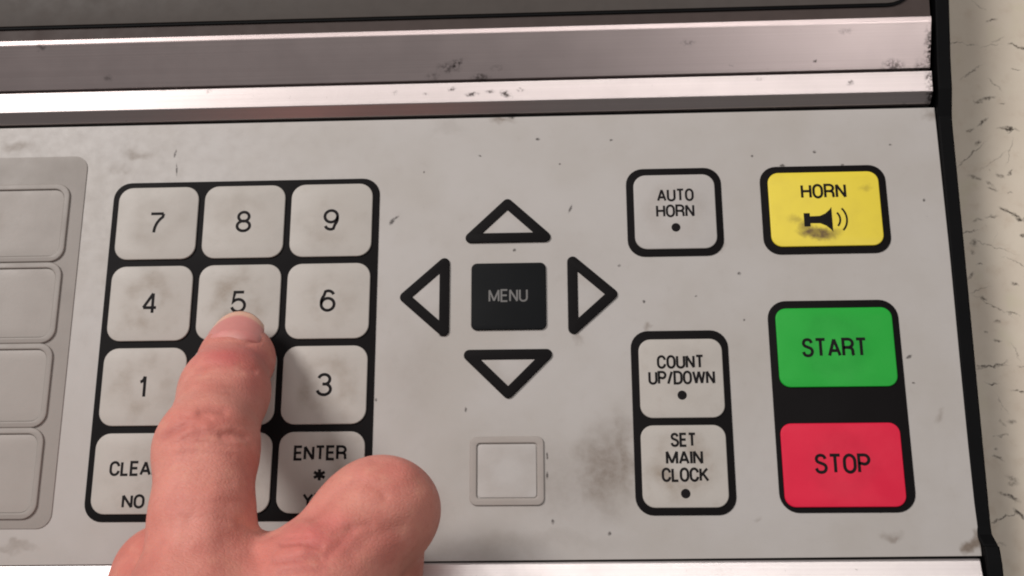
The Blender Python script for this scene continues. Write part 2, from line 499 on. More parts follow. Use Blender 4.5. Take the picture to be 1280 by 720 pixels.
def glyph(ch):
    """width, strokes; x in 0..width, y in 0..1; centre lines inset by the caller"""
    W = 0.52
    o = lambda w: arc(w / 2, 1 - 0.36, w / 2, 0.36, 0, 180) + arc(w / 2, 0.36, w / 2, 0.36, 180, 360) + [(w, 1 - 0.36)]
    G = {
        'A': (0.58, [[(0, 0), (0.29, 1)], [(0.29, 1), (0.58, 0)], [(0.1, 0.3), (0.48, 0.3)]]),
        'C': (W, [arc(W / 2, 0.65, W / 2, 0.35, 5, 180) + arc(W / 2, 0.35, W / 2, 0.35, 180, 355)]),
        'D': (W, [[(0, 0), (0, 1), (0.24, 1)] + arc(0.24, 0.7, W - 0.24, 0.3, 90, 0, 6) + arc(0.24, 0.3, W - 0.24, 0.3, 0, -90, 6) + [(0, 0)]]),
        'E': (0.44, [[(0.44, 1), (0, 1), (0, 0), (0.44, 0)], [(0, 0.52), (0.4, 0.52)]]),
        'H': (W, [[(0, 0), (0, 1)], [(W, 0), (W, 1)], [(0, 0.52), (W, 0.52)]]),
        'I': (0.0, [[(0, 0), (0, 1)]]),
        'K': (0.54, [[(0, 0), (0, 1)], [(0.5, 1), (0, 0.38)], [(0.17, 0.58), (0.54, 0)]]),
        'L': (0.4, [[(0, 1), (0, 0), (0.4, 0)]]),
        'M': (0.68, [[(0, 0), (0, 1)], [(0, 1), (0.34, 0.05)], [(0.34, 0.05), (0.68, 1)], [(0.68, 1), (0.68, 0)]]),
        'N': (W, [[(0, 0), (0, 1)], [(0, 1), (W, 0)], [(W, 0), (W, 1)]]),
        'O': (W, [o(W)]),
        'P': (0.5, [[(0, 0), (0, 1), (0.26, 1)] + arc(0.26, 0.73, 0.24, 0.27, 90, -90, 10) + [(0, 0.54)]]),
        'R': (0.52, [[(0, 0), (0, 1), (0.27, 1)] + arc(0.27, 0.745, 0.24, 0.255, 90, -90, 10) + [(0, 0.49)], [(0.3, 0.49)] + arc(0.3, 0.28, 0.2, 0.2, 90, 0, 5) + [(0.5, 0.1), (0.54, 0)]]),
        'S': (0.5, [smooth_line([(0.47, 0.78), (0.40, 0.94), (0.25, 1.0), (0.09, 0.94), (0.03, 0.77), (0.09, 0.62), (0.26, 0.53), (0.43, 0.43), (0.49, 0.26), (0.42, 0.07), (0.25, 0.0), (0.08, 0.06), (0.0, 0.24)])]),
        'T': (0.5, [[(0, 1), (0.5, 1)], [(0.25, 0), (0.25, 1)]]),
        'U': (W, [[(0, 1), (0, 0.27)] + arc(W / 2, 0.27, W / 2, 0.27, 180, 360)[1:] + [(W, 1)]]),
        'W': (0.84, [[(0, 1), (0.2, 0)], [(0.2, 0), (0.42, 1)], [(0.42, 1), (0.64, 0)], [(0.64, 0), (0.84, 1)]]),
        'Y': (0.54, [[(0, 1), (0.27, 0.5)], [(0.54, 1), (0.27, 0.5)], [(0.27, 0.52), (0.27, 0)]]),
        '/': (0.3, [[(0, -0.02), (0.3, 1.02)]]),
        '*': (0.5, [[(0.25, 0.15), (0.25, 0.85)], [(0.0, 0.32), (0.5, 0.68)], [(0.0, 0.68), (0.5, 0.32)]]),
        '0': (0.56, [arc(0.28, 0.5, 0.28, 0.5, 90, 450, 26)]),
        '1': (0.3, [[(0.24, 0), (0.24, 1)], [(0.24, 0.99)] + arc(-0.04, 1.0, 0.26, 0.27, -10, -85, 5)]),
        '2': (0.56, [arc(0.28, 0.71, 0.27, 0.29, 170, 0, 9) + arc(0.2, 0.68, 0.35, 0.3, 0, -40, 4)[1:] + [(0.1, 0.2), (0.0, 0.0), (0.56, 0.0)]]),
        '3': (0.56, [arc(0.27, 0.755, 0.24, 0.245, 165, -75, 12) + [(0.2, 0.53)], arc(0.27, 0.27, 0.28, 0.27, 80, -170, 14)]),
        '4': (0.6, [[(0.43, 0), (0.43, 1)], [(0.43, 1), (0.0, 0.27)], [(0.0, 0.27), (0.6, 0.27)]]),
        '5': (0.56, [[(0.5, 1), (0.1, 1), (0.04, 0.5)] + arc(0.27, 0.315, 0.285, 0.315, 130, -165, 15)]),
        '6': (0.56, [arc(0.29, 0.72, 0.25, 0.28, 20, 120, 7) + arc(0.42, 0.42, 0.42, 0.5, 138, 180, 5) + arc(0.28, 0.31, 0.28, 0.31, 190, 540, 20)]),
        '7': (0.56, [[(0.0, 1), (0.56, 1)], [(0.56, 0.99)] + arc(1.0, 0.0, 0.82, 1.0, 125, 180, 7)]),
        '8': (0.56, [arc(0.28, 0.755, 0.235, 0.245, 90, 450, 20), arc(0.28, 0.265, 0.28, 0.265, 90, 450, 22)]),
        '9': (0.56, [arc(0.27, 0.28, 0.25, 0.28, 200, 300, 7) + arc(0.14, 0.58, 0.42, 0.5, -42, 0, 5) + arc(0.28, 0.69, 0.28, 0.31, 10, 360, 20)]),
    }
    return G[ch]


def ribbon(pts, t, z, V, Fc, cap=True):
    P = [Vector(p) for p in pts]
    Q = [P[0]]
    for p in P[1:]:
        if (p - Q[-1]).length > 1e-4:
            Q.append(p)
    P = Q
    closed = (P[0] - P[-1]).length < 1e-3
    n = len(P)
    base = len(V)
    for i in range(n):
        if closed:
            a = (P[i] - P[i - 1 if i > 0 else n - 2]).normalized()
            b = (P[i + 1 if i < n - 1 else 1] - P[i]).normalized()
        else:
            a = (P[i] - P[i - 1]).normalized() if i > 0 else (P[1] - P[0]).normalized()
            b = (P[i + 1] - P[i]).normalized() if i < n - 1 else a
        d = (a + b)
        d = d.normalized() if d.length > 1e-6 else a
        nn = Vector((-d.y, d.x))
        na = Vector((-a.y, a.x))
        s = 1 / max(nn.dot(na), 0.45)
        for k in (1, -1):
            q = P[i] + nn * (k * t / 2 * s)
            V.append((q.x, q.y, z))
    for i in range(n - 1):
        Fc.append((base + 2 * i + 1, base + 2 * i + 3, base + 2 * i + 2, base + 2 * i))


def text_mesh(name, text, cx, cy, height, width, stroke, z):
    """one line of capitals centred on (cx, cy), fitted to the given width"""
    h = height * 1.06 - stroke
    gap = 0.205
    adv = []
    x = 0
    for ch in text:
        if ch == ' ':
            x += 0.3
            continue
        w, st = glyph(ch)
        adv.append((x, st))
        x += w + gap
    total = x - gap
    sx = (width - stroke) / total if total > 0.01 else 1.0
    V, Fc = [], []
    k = 0
    for x0, st in adv:
        for s in st:
            ribbon([(cx - (width - stroke) / 2 + (x0 + p[0]) * sx, cy - h / 2 + p[1] * h) for p in s], stroke, z + 0.008 * k, V, Fc)
            k = (k + 1) % 4
    return mesh(name, V, Fc)


def legend(key, lines, z, mat='ink', name='legend'):
    """lines: (text, x, y, height, width, stroke) in the key's own coordinates"""
    for (t, x, y, h, w, s) in lines:
        link(name, text_mesh(name, t, x, y, h, w, s, z), M[mat], key)


def dot(key, x, y, r, z):
    link('legend_dot', mesh('legend_dot', [(x + r * math.cos(a * math.pi / 10), y + r * math.sin(a * math.pi / 10), z) for a in range(20)], [tuple(range(20))]), M['ink'], key)


# ------------------------------------------------------------------ table top
TZ = -18.0
V = [(-500, -450, 0), (650, -450, 0), (650, 550, 0), (-500, 550, 0), (-500, -450, -25), (650, -450, -25), (650, 550, -25), (-500, 550, -25)]
tab = link('table_top', mesh('table_top', V, [(0, 1, 2, 3), (7, 6, 5, 4), (0, 4, 5, 1), (1, 5, 6, 2), (2, 6, 7, 3), (3, 7, 4, 0)]), M['table'], None, (0, 0, TZ))
tab['kind'] = 'structure'
tab['label'] = 'scratched cream laminate table top under the console'

# ------------------------------------------------------------------ console
con = bpy.data.objects.new('control_console', None)
con.location = (0, 0, 0)
COL.objects.link(con)
con['label'] = 'grey scoreboard control console with membrane keys, metal rails and black end cap'
con['category'] = 'console'

XL, XR = -95.0, 148.9
# case underneath
extrude_x('case', [(-75, -17.8), (125, -17.8), (125, 2.0), (66, 2.0), (48.5, -1.5), (41.0, -3.0), (-75, -3.0)], XL, XR - 0.3, M['body'], con)
# face panel: bottom edge runs slightly askew to the key rows
face = plate('face_panel', [[(XL, -54.1), (148.6, -52.55), (149.1, 41.0), (XL, 41.0)]], -1.4, 0.0, 0.12, M['panel'], con)

# ---- rails and display
rail_marks = []
for (u, v, a, b, g, s) in [(570, 78, 14, 6, -25, 0.9), (560, 82, 22, 10, 0, 0.5), (600, 92, 20, 6, 0, 0.6), (620, 82, 12, 5, 0, 0.4), (540, 92, 14, 8, 0, 0.4), (1120, 78, 22, 12, 0, 0.7),
                           (1140, 85, 14, 8, 0, 0.7), (1156, 88, 16, 26, 0, 0.9), (1163, 60, 9, 40, 0, 0.95), (1135, 92, 40, 10, 0, 0.6), (1020, 73, 4, 3, 0, 0.8), (1055, 42, 14, 6, 0, 0.3), (860, 55, 14, 5, 0, 0.4), (915, 78, 6, 2, 0, 0.6),
                           (56, 62, 10, 8, 0, 0.5), (132, 95, 9, 6, 0, 0.4), (1090, 88, 30, 8, 0, 0.4), (1000, 90, 20, 4, 0, 0.4)]:
    rail_marks.append(pxmark(u, v, a, b, g, 0.1, s, 4.5))
bright_marks = []
for (u, v, a, b, g, s) in [(565, 112, 8, 4, 0, 0.8), (590, 118, 14, 4, 0, 0.8), (612, 115, 10, 4, 0, 0.8), (633, 118, 12, 7, 30, 0.9), (650, 113, 8, 3, 0, 0.6), (532, 118, 5, 3, 0, 0.5), (494, 117, 6, 5, 0, 0.4), (262, 115, 5, 4, 0, 0.7), (205, 114, 6, 4, 0, 0.4),
                           (1063, 104, 6, 4, 0, 0.6), (1162, 98, 10, 16, 0, 0.9), (1165, 115, 9, 20, 0, 0.9), (586, 141, 10, 4, 0, 0.9), (632, 141, 16, 6, 0, 0.9), (1130, 128, 40, 5, 0, 0.5), (1050, 130, 20, 4, 0, 0.4), (118, 115, 4, 3, 0, 0.3), (950, 100, 8, 4, 0, 0.3)]:
    bright_marks.append(pxmark(u, v, a, b, g, 0.1, s, 2.5))
M['alu_low'] = mat_alu('brushed_aluminium_lower', (196, 186, 184), 0.34, bright_marks, 0.4)
M['alu_high'] = mat_alu('brushed_aluminium_upper', (194, 180, 178), 0.31, rail_marks, 0.15)
M['alu_front'] = mat_alu('brushed_aluminium_front', (214, 206, 204), 0.34)
RX = 148.3
extrude_x('lower_rail', [(41.55, -1.2), (41.6, 0.3), (43.5, 2.45), (48.0, 2.95), (48.1, -1.2)], XL, RX, M['alu_low'], con, 0.25, 0.12)
extrude_x('upper_rail', [(48.75, -1.2), (48.8, 2.5), (57.95, 6.2), (59.1, 6.35), (59.3, 2.2), (57.0, 1.5)], XL, RX - 0.1, M['alu_high'], con, 0.25, 0.14)
extrude_x('display_bezel', [(59.5, 2.05), (59.5, 5.3), (66.0, 6.0), (108, 10.4), (108, 2.05)], XL, RX, M['bezel'], con, 0.0)
# display glass lies on the sloping bezel
slope = math.atan2(4.4, 42.0)
gl = plate('display_glass', [rrect(XL + 9, 145.2, 0, 39.5, 6.0)], 0.0, 0.55, 0.12, M['lcd'], con)
gk = plate('display_gasket', [rrect(XL + 8.4, 145.8, -0.6, 40.1, 6.6)], 0.0, 0.3, 0.08, M['trim'], con)
for o in (gl, gk):
    o.rotation_euler = (slope, 0, 0)
    o.location = (0, 62.75 * MM, (5.72 + 0.0) * MM)
# front rail
extrude_x('front_rail', [(-53.95, -2.0), (-54.1, -0.05), (-54.5, 0.1), (-58.2, 0.75), (-61.5, -2.0), (-73.0, -9.0), (-73.0, -17.5), (-70, -17.5), (-70, -4)], XL, 148.2, M['alu_front'], con, 1.05, 0.15)
# dark seam strips between the metal and the panel
extrude_x('seam', [(41.02, -2.0), (41.02, -0.6), (41.5, -0.6), (41.5, -2.0)], XL, RX, M['trim'], con)
extrude_x('seam', [(48.2, -1.0), (48.2, 1.2), (48.7, 1.2), (48.7, -1.0)], XL, RX, M['trim'], con, 0.25)
extrude_x('seam', [(-53.9, -2.6), (-53.9, -1.1), (-52.3, -1.1), (-52.3, -2.6)], XL, RX, M['trim'], con, 0.9)


def end_cap(name, prof, inner, outer, bev=0.35):
    """profile (y, z, dx) along the console side; a wall from the table up to the profile"""
    n = len(prof)
    V, Fc = [], []
    for y, z, dx in prof:
        V += [(inner + dx, y, z), (outer + dx, y, z), (inner + dx, y, -17.9), (outer + dx, y, -17.9)]
    for i in range(n - 1):
        a, b = 4 * i, 4 * (i + 1)
        Fc += [(a, a + 1, b + 1, b), (a + 2, a, b, b + 2), (a + 1, a + 3, b + 3, b + 1), (a + 3, a + 2, b + 2, b + 3)]
    Fc += [(0, 2, 3, 1), (4 * n - 4, 4 * n - 3, 4 * n - 1, 4 * n - 2)]
    me = mesh(name, V, Fc)
    bm = bmesh.new()
    bm.from_mesh(me)
    bmesh.ops.recalc_face_normals(bm, faces=bm.faces)
    es = [e for e in bm.edges if e.calc_face_angle(0) > 0.6]
    bmesh.ops.bevel(bm, geom=es, offset=bev * MM, segments=3, profile=0.5, affect='EDGES')
    bm.to_mesh(me)
    bm.free()
    return link(name, me, M['trim'], con)


cap_prof = [(110, 12.0, 0.0), (64, 6.9, 0.0), (51, 4.0, 0.0), (44, 2.85, 0.0), (38.5, 1.1, 0.0), (37, 0.9, 0.0), (12, 0.5, -0.3), (-14, 0.35, -0.75), (-47, 0.0, -1.25), (-48.5, 0.1, -1.2), (-50.3, 1.0, -0.75), (-50.9, 1.1, -0.7)]
end_cap('end_cap', cap_prof, 149.25, 152.25)
end_cap('end_cap_corner', [(-50.6, 1.3, -0.6), (-54, 1.45, -0.45), (-60, 1.4, -0.5), (-74, -7.5, -0.6)], 149.25, 152.3, 0.4)
end_cap('end_cap', [(y, z, 0) for y, z, d in cap_prof[:-2]] + [(-74, -1, 0)], XL - 3.1, XL - 0.1)

# ---- number pad
PX, PY = 19.05, 17.84
KW, KH, KR = 17.7, 16.35, 3.0
plate('keypad_border', [rrect(-29.3, 29.35, -45.35, 27.3, 3.8)], 0.02, 0.16, 0.05, M['black'], con)
KZ = 0.52
key_me = plate_mesh('key', [rrect(-KW / 2, KW / 2, -KH / 2, KH / 2, KR)], 0.0, KZ, 0.22, 3)
LZ = KZ + 0.012


def new_key(name, me, mat, x, y, label=None):
    o = link(name, me, M[mat], con, (x, y, 0.10))
    me.polygons.foreach_set('use_smooth', [True] * len(me.polygons))
    me.set_sharp_from_angle(angle=math.radians(42))
    if label:
        o['label'] = label
    return o


grid = [['7', '8', '9'], ['4', '5', '6'], ['1', '2', '3'], ['CLEAR', '0', 'ENTER']]
for r, row in enumerate(grid):
    for c, t in enumerate(row):
        k = new_key('key', key_me.copy() if (r, c) != (0, 0) else key_me, 'key', (c - 1) * PX, (1 - r) * PY, 'grey key printed ' + t)
        k.color[3] = {'7': 0.25, '8': 0.3, '9': 0.4, '4': 0.9, '5': 1.0, '6': 0.5, '1': 0.75, '3': 0.75, 'ENTER': 0.6, 'CLEAR': 0.5}.get(t, 0.5)
        if len(t) == 1:
            legend(k, [(t, 0.0, 0.0, 4.6, 1.75 if t == '1' else 3.4, 0.64)], LZ)
        elif t == 'CLEAR':
            legend(k, [('CLEAR', 0.0, 1.0, 2.9, 11.0, 0.54), ('NO', 0.0, -5.6, 2.7, 4.7, 0.52)], LZ)
        else:
            legend(k, [('ENTER', -0.25, 3.85, 2.9, 10.9, 0.54), ('*', -0.25, -0.55, 3.6, 2.8, 0.62), ('YES', -0.2, -5.6, 2.7, 6.6, 0.52)], LZ)

# ---- arrows and MENU
arrows = [('up', (57.0, 22.35), (46.3, 12.2), (67.9, 12.2)), ('left', (33.7, 0.58), (44.75, -9.3), (44.75, 10.4)), ('right', (80.5, 0.6), (69.55, 10.3), (69.55, -9.2)), ('down', (57.05, -21.5), (67.8, -10.85), (46.2, -10.85))]
for nm, a, b, c in arrows:
    P = [Vector(a), Vector(b), Vector(c)]
    if (P[1] - P[0]).cross(P[2] - P[0]) < 0:
        P = [P[0], P[2], P[1]]
    cen = (P[0] + P[1] + P[2]) / 3

    def inset(Q, d):
        out = []
        for i in range(3):
            p, u, v = Q[i], (Q[i - 1] - Q[i]).normalized(), (Q[(i + 1) % 3] - Q[i]).normalized()
            out.append(p + (u + v).normalized() * (d / math.sin(u.angle(v) / 2)))
        return out
    rel = [p - cen for p in P]
    k = plate('arrow_key', [rpoly(rel, 1.15), [tuple(q) for q in inset(rel, 2.15)]], 0.0, 0.42, 0.16, M['black'], con, (cen.x, cen.y, 0.02))
    k['label'] = 'black outlined arrow key pointing ' + nm
    plate('arrow_face', [[tuple(q) for q in inset(rel, 2.05)]], 0.0, 0.2, 0.04, M['key_clean'], k)

k = plate('menu_key', [rrect(-7.85, 7.85, -7.2, 7.2, 1.2)], 0.0, 0.5, 0.2, M['menu'], con, (57.2, 0.45, 0.02))
k['label'] = 'charcoal key printed MENU in grey'
legend(k, [('MENU', -0.1, 0.1, 2.6, 8.2, 0.36)], 0.512, 'ink_grey')

# ---- blank embossed square under the arrows
k = plate('blank_key', [rrect(-7.45, 7.45, -6.85, 6.85, 1.4), rrect(-6.1, 6.1, -5.5, 5.5, 0.7)], 0.0, 0.46, 0.22, M['window_rim'], con, (56.75, -35.65, 0.0))
k['label'] = 'blank embossed square without print'
plate('blank_face', [rrect(-5.9, 5.9, -5.3, 5.3, 0.6)], 0.0, 0.22, 0.1, M['key_clean'], k)

# ---- AUTO HORN, COUNT / SET, HORN, START / STOP


def framed(name, x0, x1, y0, y1, r, mat='black'):
    return plate(name, [rrect(x0, x1, y0, y1, r)], 0.02, 0.18, 0.05, M[mat], con)


def coloured_key(name, cx, cy, w, h, r, mat, label):
    me = plate_mesh(name, [rrect(-w / 2, w / 2, -h / 2, h / 2, r)], 0.0, KZ, 0.22, 3)
    return new_key(name, me, mat, cx, cy, label)


framed('key_border', 82.4, 102.6, 8.6, 28.2, 3.6)
k = coloured_key('key', 92.55, 18.35, 17.2, 16.5, 2.6, 'key_clean', 'grey key printed AUTO HORN')
legend(k, [('AUTO', 0.2, 3.65, 2.7, 7.8, 0.48), ('HORN', 0.05, 0.12, 2.7, 8.1, 0.48)], LZ)
dot(k, 0.05, -3.55, 0.95, LZ)

framed('key_border', 82.3, 102.2, -44.6, -7.35, 3.6)
k = coloured_key('key', 92.35, -17.3, 17.0, 16.2, 2.5, 'key', 'grey key printed COUNT UP/DOWN')
k.color[3] = 0.2
legend(k, [('COUNT', -0.05, 3.35, 2.7, 9.6, 0.5), ('UP/DOWN', 0.05, 0.1, 2.7, 13.5, 0.5)], LZ)
dot(k, 0.0, -3.5, 0.95, LZ)
k = coloured_key('key', 92.2, -35.0, 17.0, 16.3, 2.5, 'key', 'grey key printed SET MAIN CLOCK')
k.color[3] = 1.25
legend(k, [('SET', 0.0, 5.2, 2.7, 5.2, 0.5), ('MAIN', 0.05, 1.7, 2.7, 7.4, 0.5), ('CLOCK', 0.1, -1.7, 2.7, 9.4, 0.5)], LZ)
dot(k, 0.0, -5.4, 0.95, LZ)

framed('key_border', 110.8, 137.2, 8.6, 28.1, 3.5)
k = coloured_key('horn_key', 124.0, 18.35, 23.2, 16.4, 2.3, 'yellow', 'worn yellow key printed HORN with a horn symbol')
legend(k, [('HORN', -0.1, 3.9, 3.1, 9.5, 0.54)], LZ)
hx, hy = -0.4, -2.4
prof = [(-3.9, 1.25), (-2.7, 1.25), (-2.7, 0.65), (-0.8, 0.7), (0.3, 1.15), (1.15, 1.85), (1.55, 2.35), (1.55, -2.35), (1.15, -1.85), (0.3, -1.15), (-0.8, -0.7), (-2.7, -0.65), (-2.7, -1.25), (-3.9, -1.25)]
link('horn_symbol', mesh('horn_symbol', [(hx + x, hy + y, LZ) for x, y in [(a * 1.08, b * 1.18) for a, b in prof]], [tuple(range(len(prof)))[::-1]]), M['ink'], k)
for rr_ in (2.2, 3.6):
    Vv, Ff = [], []
    ribbon([(hx + 1.1 + rr_ * math.cos(math.radians(a)), hy + rr_ * 1.0 * math.sin(math.radians(a))) for a in range(-42, 43, 7)], 0.42, LZ, Vv, Ff)
    link('sound_wave', mesh('sound_wave', Vv, Ff), M['ink'], k)

framed('key_border', 110.6, 137.1, -44.25, -1.4, 3.8)
k = coloured_key('start_key', 123.9, -11.25, 23.6, 16.4, 2.2, 'green', 'green key printed START')
legend(k, [('START', -0.35, -0.1, 3.75, 13.2, 0.62)], LZ)
k = coloured_key('stop_key', 123.35, -34.95, 23.6, 16.5, 2.2, 'red', 'red key printed STOP')
legend(k, [('STOP', -0.05, 0.2, 3.75, 11.0, 0.62)], LZ)

# ---- blank label strip at the far left: a smoked overlay with four sunken windows
ys = [(10.2, 26.6), (-7.7, 8.9), (-24.9, -8.9), (-44.4, -26.9)]
ys = [(10.3, 26.6), (-7.6, 8.7), (-25.4, -9.1), (-44.0, -26.9)]
xw0, xw1 = -84.0, -35.9
win = plate('label_window', [rrect(xw0, xw1, -46.6, 33.85, 3.0)], 0.02, 0.2, 0.06, M['window'], con)
win['label'] = 'smoked blank label strip with four empty windows'
for y0, y1 in ys:
    hh = (y1 - y0) / 2
    f = (-59.85, (y0 + y1) / 2, 0.16)
    plate('window_frame', [rrect(-20.9, 20.9, -hh - 0.75, hh + 0.75, 3.1), rrect(-19.6, 19.6, -hh + 0.55, hh - 0.55, 2.2)], 0.0, 0.55, 0.26, M['window'], win, f)
    plate('blank_face', [rrect(-19.5, 19.5, -hh + 0.65, hh - 0.65, 2.1)], 0.0, 0.14, 0.05, M['window_face'], win, f)

# ------------------------------------------------------------------ hand: one continuous surface grown from a distance field
def P3(u, v, z):
    return at(u, v, z)


tip, dip, pip, mid, mcp = P3(294, 446, 7.0), P3(281, 489, 18.0), P3(258, 564, 31), P3(253, 645, 35), P3(238, 805, 40)
t_mcp, t_ip, t_tip = P3(392, 742, 34), P3(477, 636, 28.5), P3(480, 710, 11)
m_pip, m_mcp, m_dip, m_tip = P3(208, 722, 25), P3(150, 900, 38), P3(262, 730, 11), P3(300, 790, 12)
WR = np.array([-8.0, -150.0, 40.0])
caps = [  # a, b, ra, rb, smooth radius with what came before
    (tip, dip, 6.6, 7.9, 0),
    (dip, pip, 7.9, 8.3, 3.0),
    (pip, mid, 8.0, 7.9, 4.0),
    (mid, mcp, 7.9, 9.6, 4.0),
    (m_mcp, m_pip, 10.5, 8.8, 4.0),
    (m_pip, m_dip, 8.6, 7.6, 3.0),
    (m_dip, m_tip, 7.6, 6.6, 3.0),
    (t_mcp, t_ip, 9.4, 7.7, 2.5),
    (t_ip, t_tip, 7.8, 7.4, 6.0),
    (P3(330, 905, 34), t_mcp, 15.0, 11.0, 7.0),
    (P3(292, 736, 31), P3(364, 732, 30), 8.5, 8.5, 2.6),
]
# rest of the fist, outside the picture
rp = m_pip + np.array([-19.0, -9.0, -3.0])
lp_ = m_pip + np.array([-36.0, -20.0, -6.0])
rm = m_mcp + np.array([-19.0, -3.0, -2.0])
lm = m_mcp + np.array([-36.0, -9.0, -6.0])
caps += [(rm, rp, 10.0, 8.4, 4.0), (rp, rp + np.array([9, -4, -13.]), 8.2, 7.2, 3.0), (rp + np.array([9, -4, -13.]), rp + np.array([14, -16, -12.]), 7.2, 6.6, 3.0),
         (lm, lp_, 8.8, 7.4, 4.0), (lp_, lp_ + np.array([8, -3, -10.]), 7.2, 6.4, 3.0), (lp_ + np.array([8, -3, -10.]), lp_ + np.array([13, -14, -9.]), 6.4, 6.0, 3.0),
         (mcp, WR + np.array([12, 6, 0.]), 12.0, 13.0, 8.0), (m_mcp, WR + np.array([0, 6, 1.]), 11.5, 14.0, 8.0), (rm, WR + np.array([-10, 6, 0.]), 11.0, 13.5, 8.0), (lm, WR + np.array([-16, 4, -2.]), 10.0, 12.0, 8.0),
         (P3(330, 905, 34), WR + np.array([14, 4, -2.]), 14.0, 14.0, 8.0),
         (WR + np.array([8, 0, 0.]), WR + np.array([0, -75, 8.]), 17.0, 20.0, 10.0), (WR + np.array([-12, 0, 0.]), WR + np.array([-22, -75, 8.]), 16.0, 20.0, 10.0)]


def smin(a, b, k):
    if k <= 0:
        return np.minimum(a, b)
    h = np.clip(0.5 + 0.5 * (b - a) / k, 0, 1)
    return b + (a - b) * h - k * h * (1 - h)


def sd_cap(Q, a, b, ra, rb):
    ba = (b - a).astype(np.float32)
    pa = Q - a.astype(np.float32)
    h = np.clip((pa @ ba) / float(ba @ ba), 0, 1)
    d = pa - h[..., None] * ba
    return np.sqrt((d * d).sum(-1)) - (ra + (rb - ra) * h)


def sd_ell(Q, c, r):
    q = (Q - c.astype(np.float32)) / np.array(r, np.float32)
    n = np.sqrt((q * q).sum(-1))
    return (n - 1) * min(r)


lumps = [  # bony knuckles and pads: centre, radius, smooth
    (P3(300, 448, 8.5), (6.8, 6.4, 7.0), 3.0),
    (P3(241, 560, 32.0), (4.2, 6.0, 5.6), 3.5),
    (P3(275, 560, 31.5), (4.2, 6.0, 5.6), 3.5),
    (P3(496, 636, 23.5), (7.3, 7.2, 7.2), 4.0),
    (P3(450, 640, 29), (7.0, 6.0, 6.5), 5.0),
]


def field(Q):
    d = None
    for a, b, ra, rb, k in caps:
        lo, hi = np.minimum(a, b) - max(ra, rb), np.maximum(a, b) + max(ra, rb)
        s = sd_cap(Q, a, b, ra, rb)
        d = s if d is None else smin(d, s, k)
    for c, r, k in lumps:
        d = smin(d, sd_ell(Q, c, r), k)
    return d


def surface_nets(f, lo, hi, h):
    nx, ny, nz = [int(math.ceil((hi[i] - lo[i]) / h)) + 1 for i in range(3)]
    xs, ys_, zs = [lo[i] + h * np.arange(n) for i, n in enumerate((nx, ny, nz))]
    D = np.empty((nx, ny, nz), np.float32)
    for i in range(0, nx, 24):
        G = np.stack(np.meshgrid(xs[i:i + 24], ys_, zs, indexing='ij'), -1).astype(np.float32)
        D[i:i + 24] = f(G)
    S = D < 0
    cs = [S[a:nx - 1 + a, b:ny - 1 + b, c:nz - 1 + c] for a in (0, 1) for b in (0, 1) for c in (0, 1)]
    cnt = sum(c.astype(np.int8) for c in cs)
    act = (cnt > 0) & (cnt < 8)
    idx = -np.ones(act.shape, np.int64)
    cells = np.argwhere(act)
    idx[act] = np.arange(len(cells))
    acc = np.zeros((len(cells), 3))
    num = np.zeros(len(cells))
    co = np.array([(a, b, c) for a in (0, 1) for b in (0, 1) for c in (0, 1)])
    dv = np.stack([D[cells[:, 0] + a, cells[:, 1] + b, cells[:, 2] + c] for a, b, c in co], 1)
    for i in range(8):
        for j in range(i + 1, 8):
            if np.abs(co[i] - co[j]).sum() != 1:
                continue
            m = (dv[:, i] < 0) != (dv[:, j] < 0)
            t = np.where(m, dv[:, i] / (dv[:, i] - dv[:, j] + 1e-12), 0)
            acc += np.where(m[:, None], co[i] + (co[j] - co[i]) * t[:, None], 0)
            num += m
    Vt = np.array(lo) + (cells + acc / num[:, None]) * h
    quads = []
    for ax in range(3):
        sl0 = [slice(None)] * 3
        sl1 = [slice(None)] * 3
        sl0[ax] = slice(0, -1)
        sl1[ax] = slice(1, None)
        a, b = S[tuple(sl0)], S[tuple(sl1)]
        E_ = np.argwhere(a != b)
        u, v = (ax + 1) % 3, (ax + 2) % 3
        ok = (E_[:, u] > 0) & (E_[:, v] > 0) & (E_[:, u] < D.shape[u] - 1) & (E_[:, v] < D.shape[v] - 1)
        E_ = E_[ok]
        flip = a[tuple(E_.T)]
        q = []
        for du, dv_ in ((-1, -1), (0, -1), (0, 0), (-1, 0)):
            c = E_.copy()
            c[:, u] += du
            c[:, v] += dv_
            q.append(idx[tuple(c.T)])
        q = np.stack(q, 1)
        q[~flip] = q[~flip][:, ::-1]
        quads.append(q)
    return Vt, np.concatenate(quads)


def grad(Q, e=0.15):
    g = np.stack([field(Q + np.eye(3, dtype=np.float32)[i] * e) - field(Q - np.eye(3, dtype=np.float32)[i] * e) for i in range(3)], 1)
    return g / (np.linalg.norm(g, axis=1, keepdims=True) + 1e-9)


allp = np.array([q for c in caps for q in (c[0], c[1])])
lo = allp.min(0) - 24
hi = allp.max(0) + 14
lo[2] = 0.0 - 3
HV, HQ = surface_nets(field, lo, hi, 0.9)


def subdivide(V_, Q_):
    n = len(V_)
    e = np.stack([Q_, np.roll(Q_, -1, 1)], -1).reshape(-1, 2)
    key_ = np.sort(e, 1)
    uq, inv = np.unique(key_[:, 0] * n + key_[:, 1], return_inverse=True)
    mids = (V_[uq // n] + V_[uq % n]) / 2
    cen_ = V_[Q_].mean(1)
    inv = inv.reshape(-1, 4) + n
    c_ = np.arange(len(Q_)) + n + len(uq)
    out = [np.stack([Q_[:, k], inv[:, k], c_, inv[:, k - 1]], 1) for k in range(4)]
    return np.concatenate([V_, mids, cen_]), np.concatenate(out)


HV, HQ = subdivide(HV, HQ)
for _ in range(3):
    Q = HV.astype(np.float32)
    HV = HV - grad(Q) * field(Q)[:, None] * 0.9
HN = grad(HV.astype(np.float32))
UV = pix(HV)


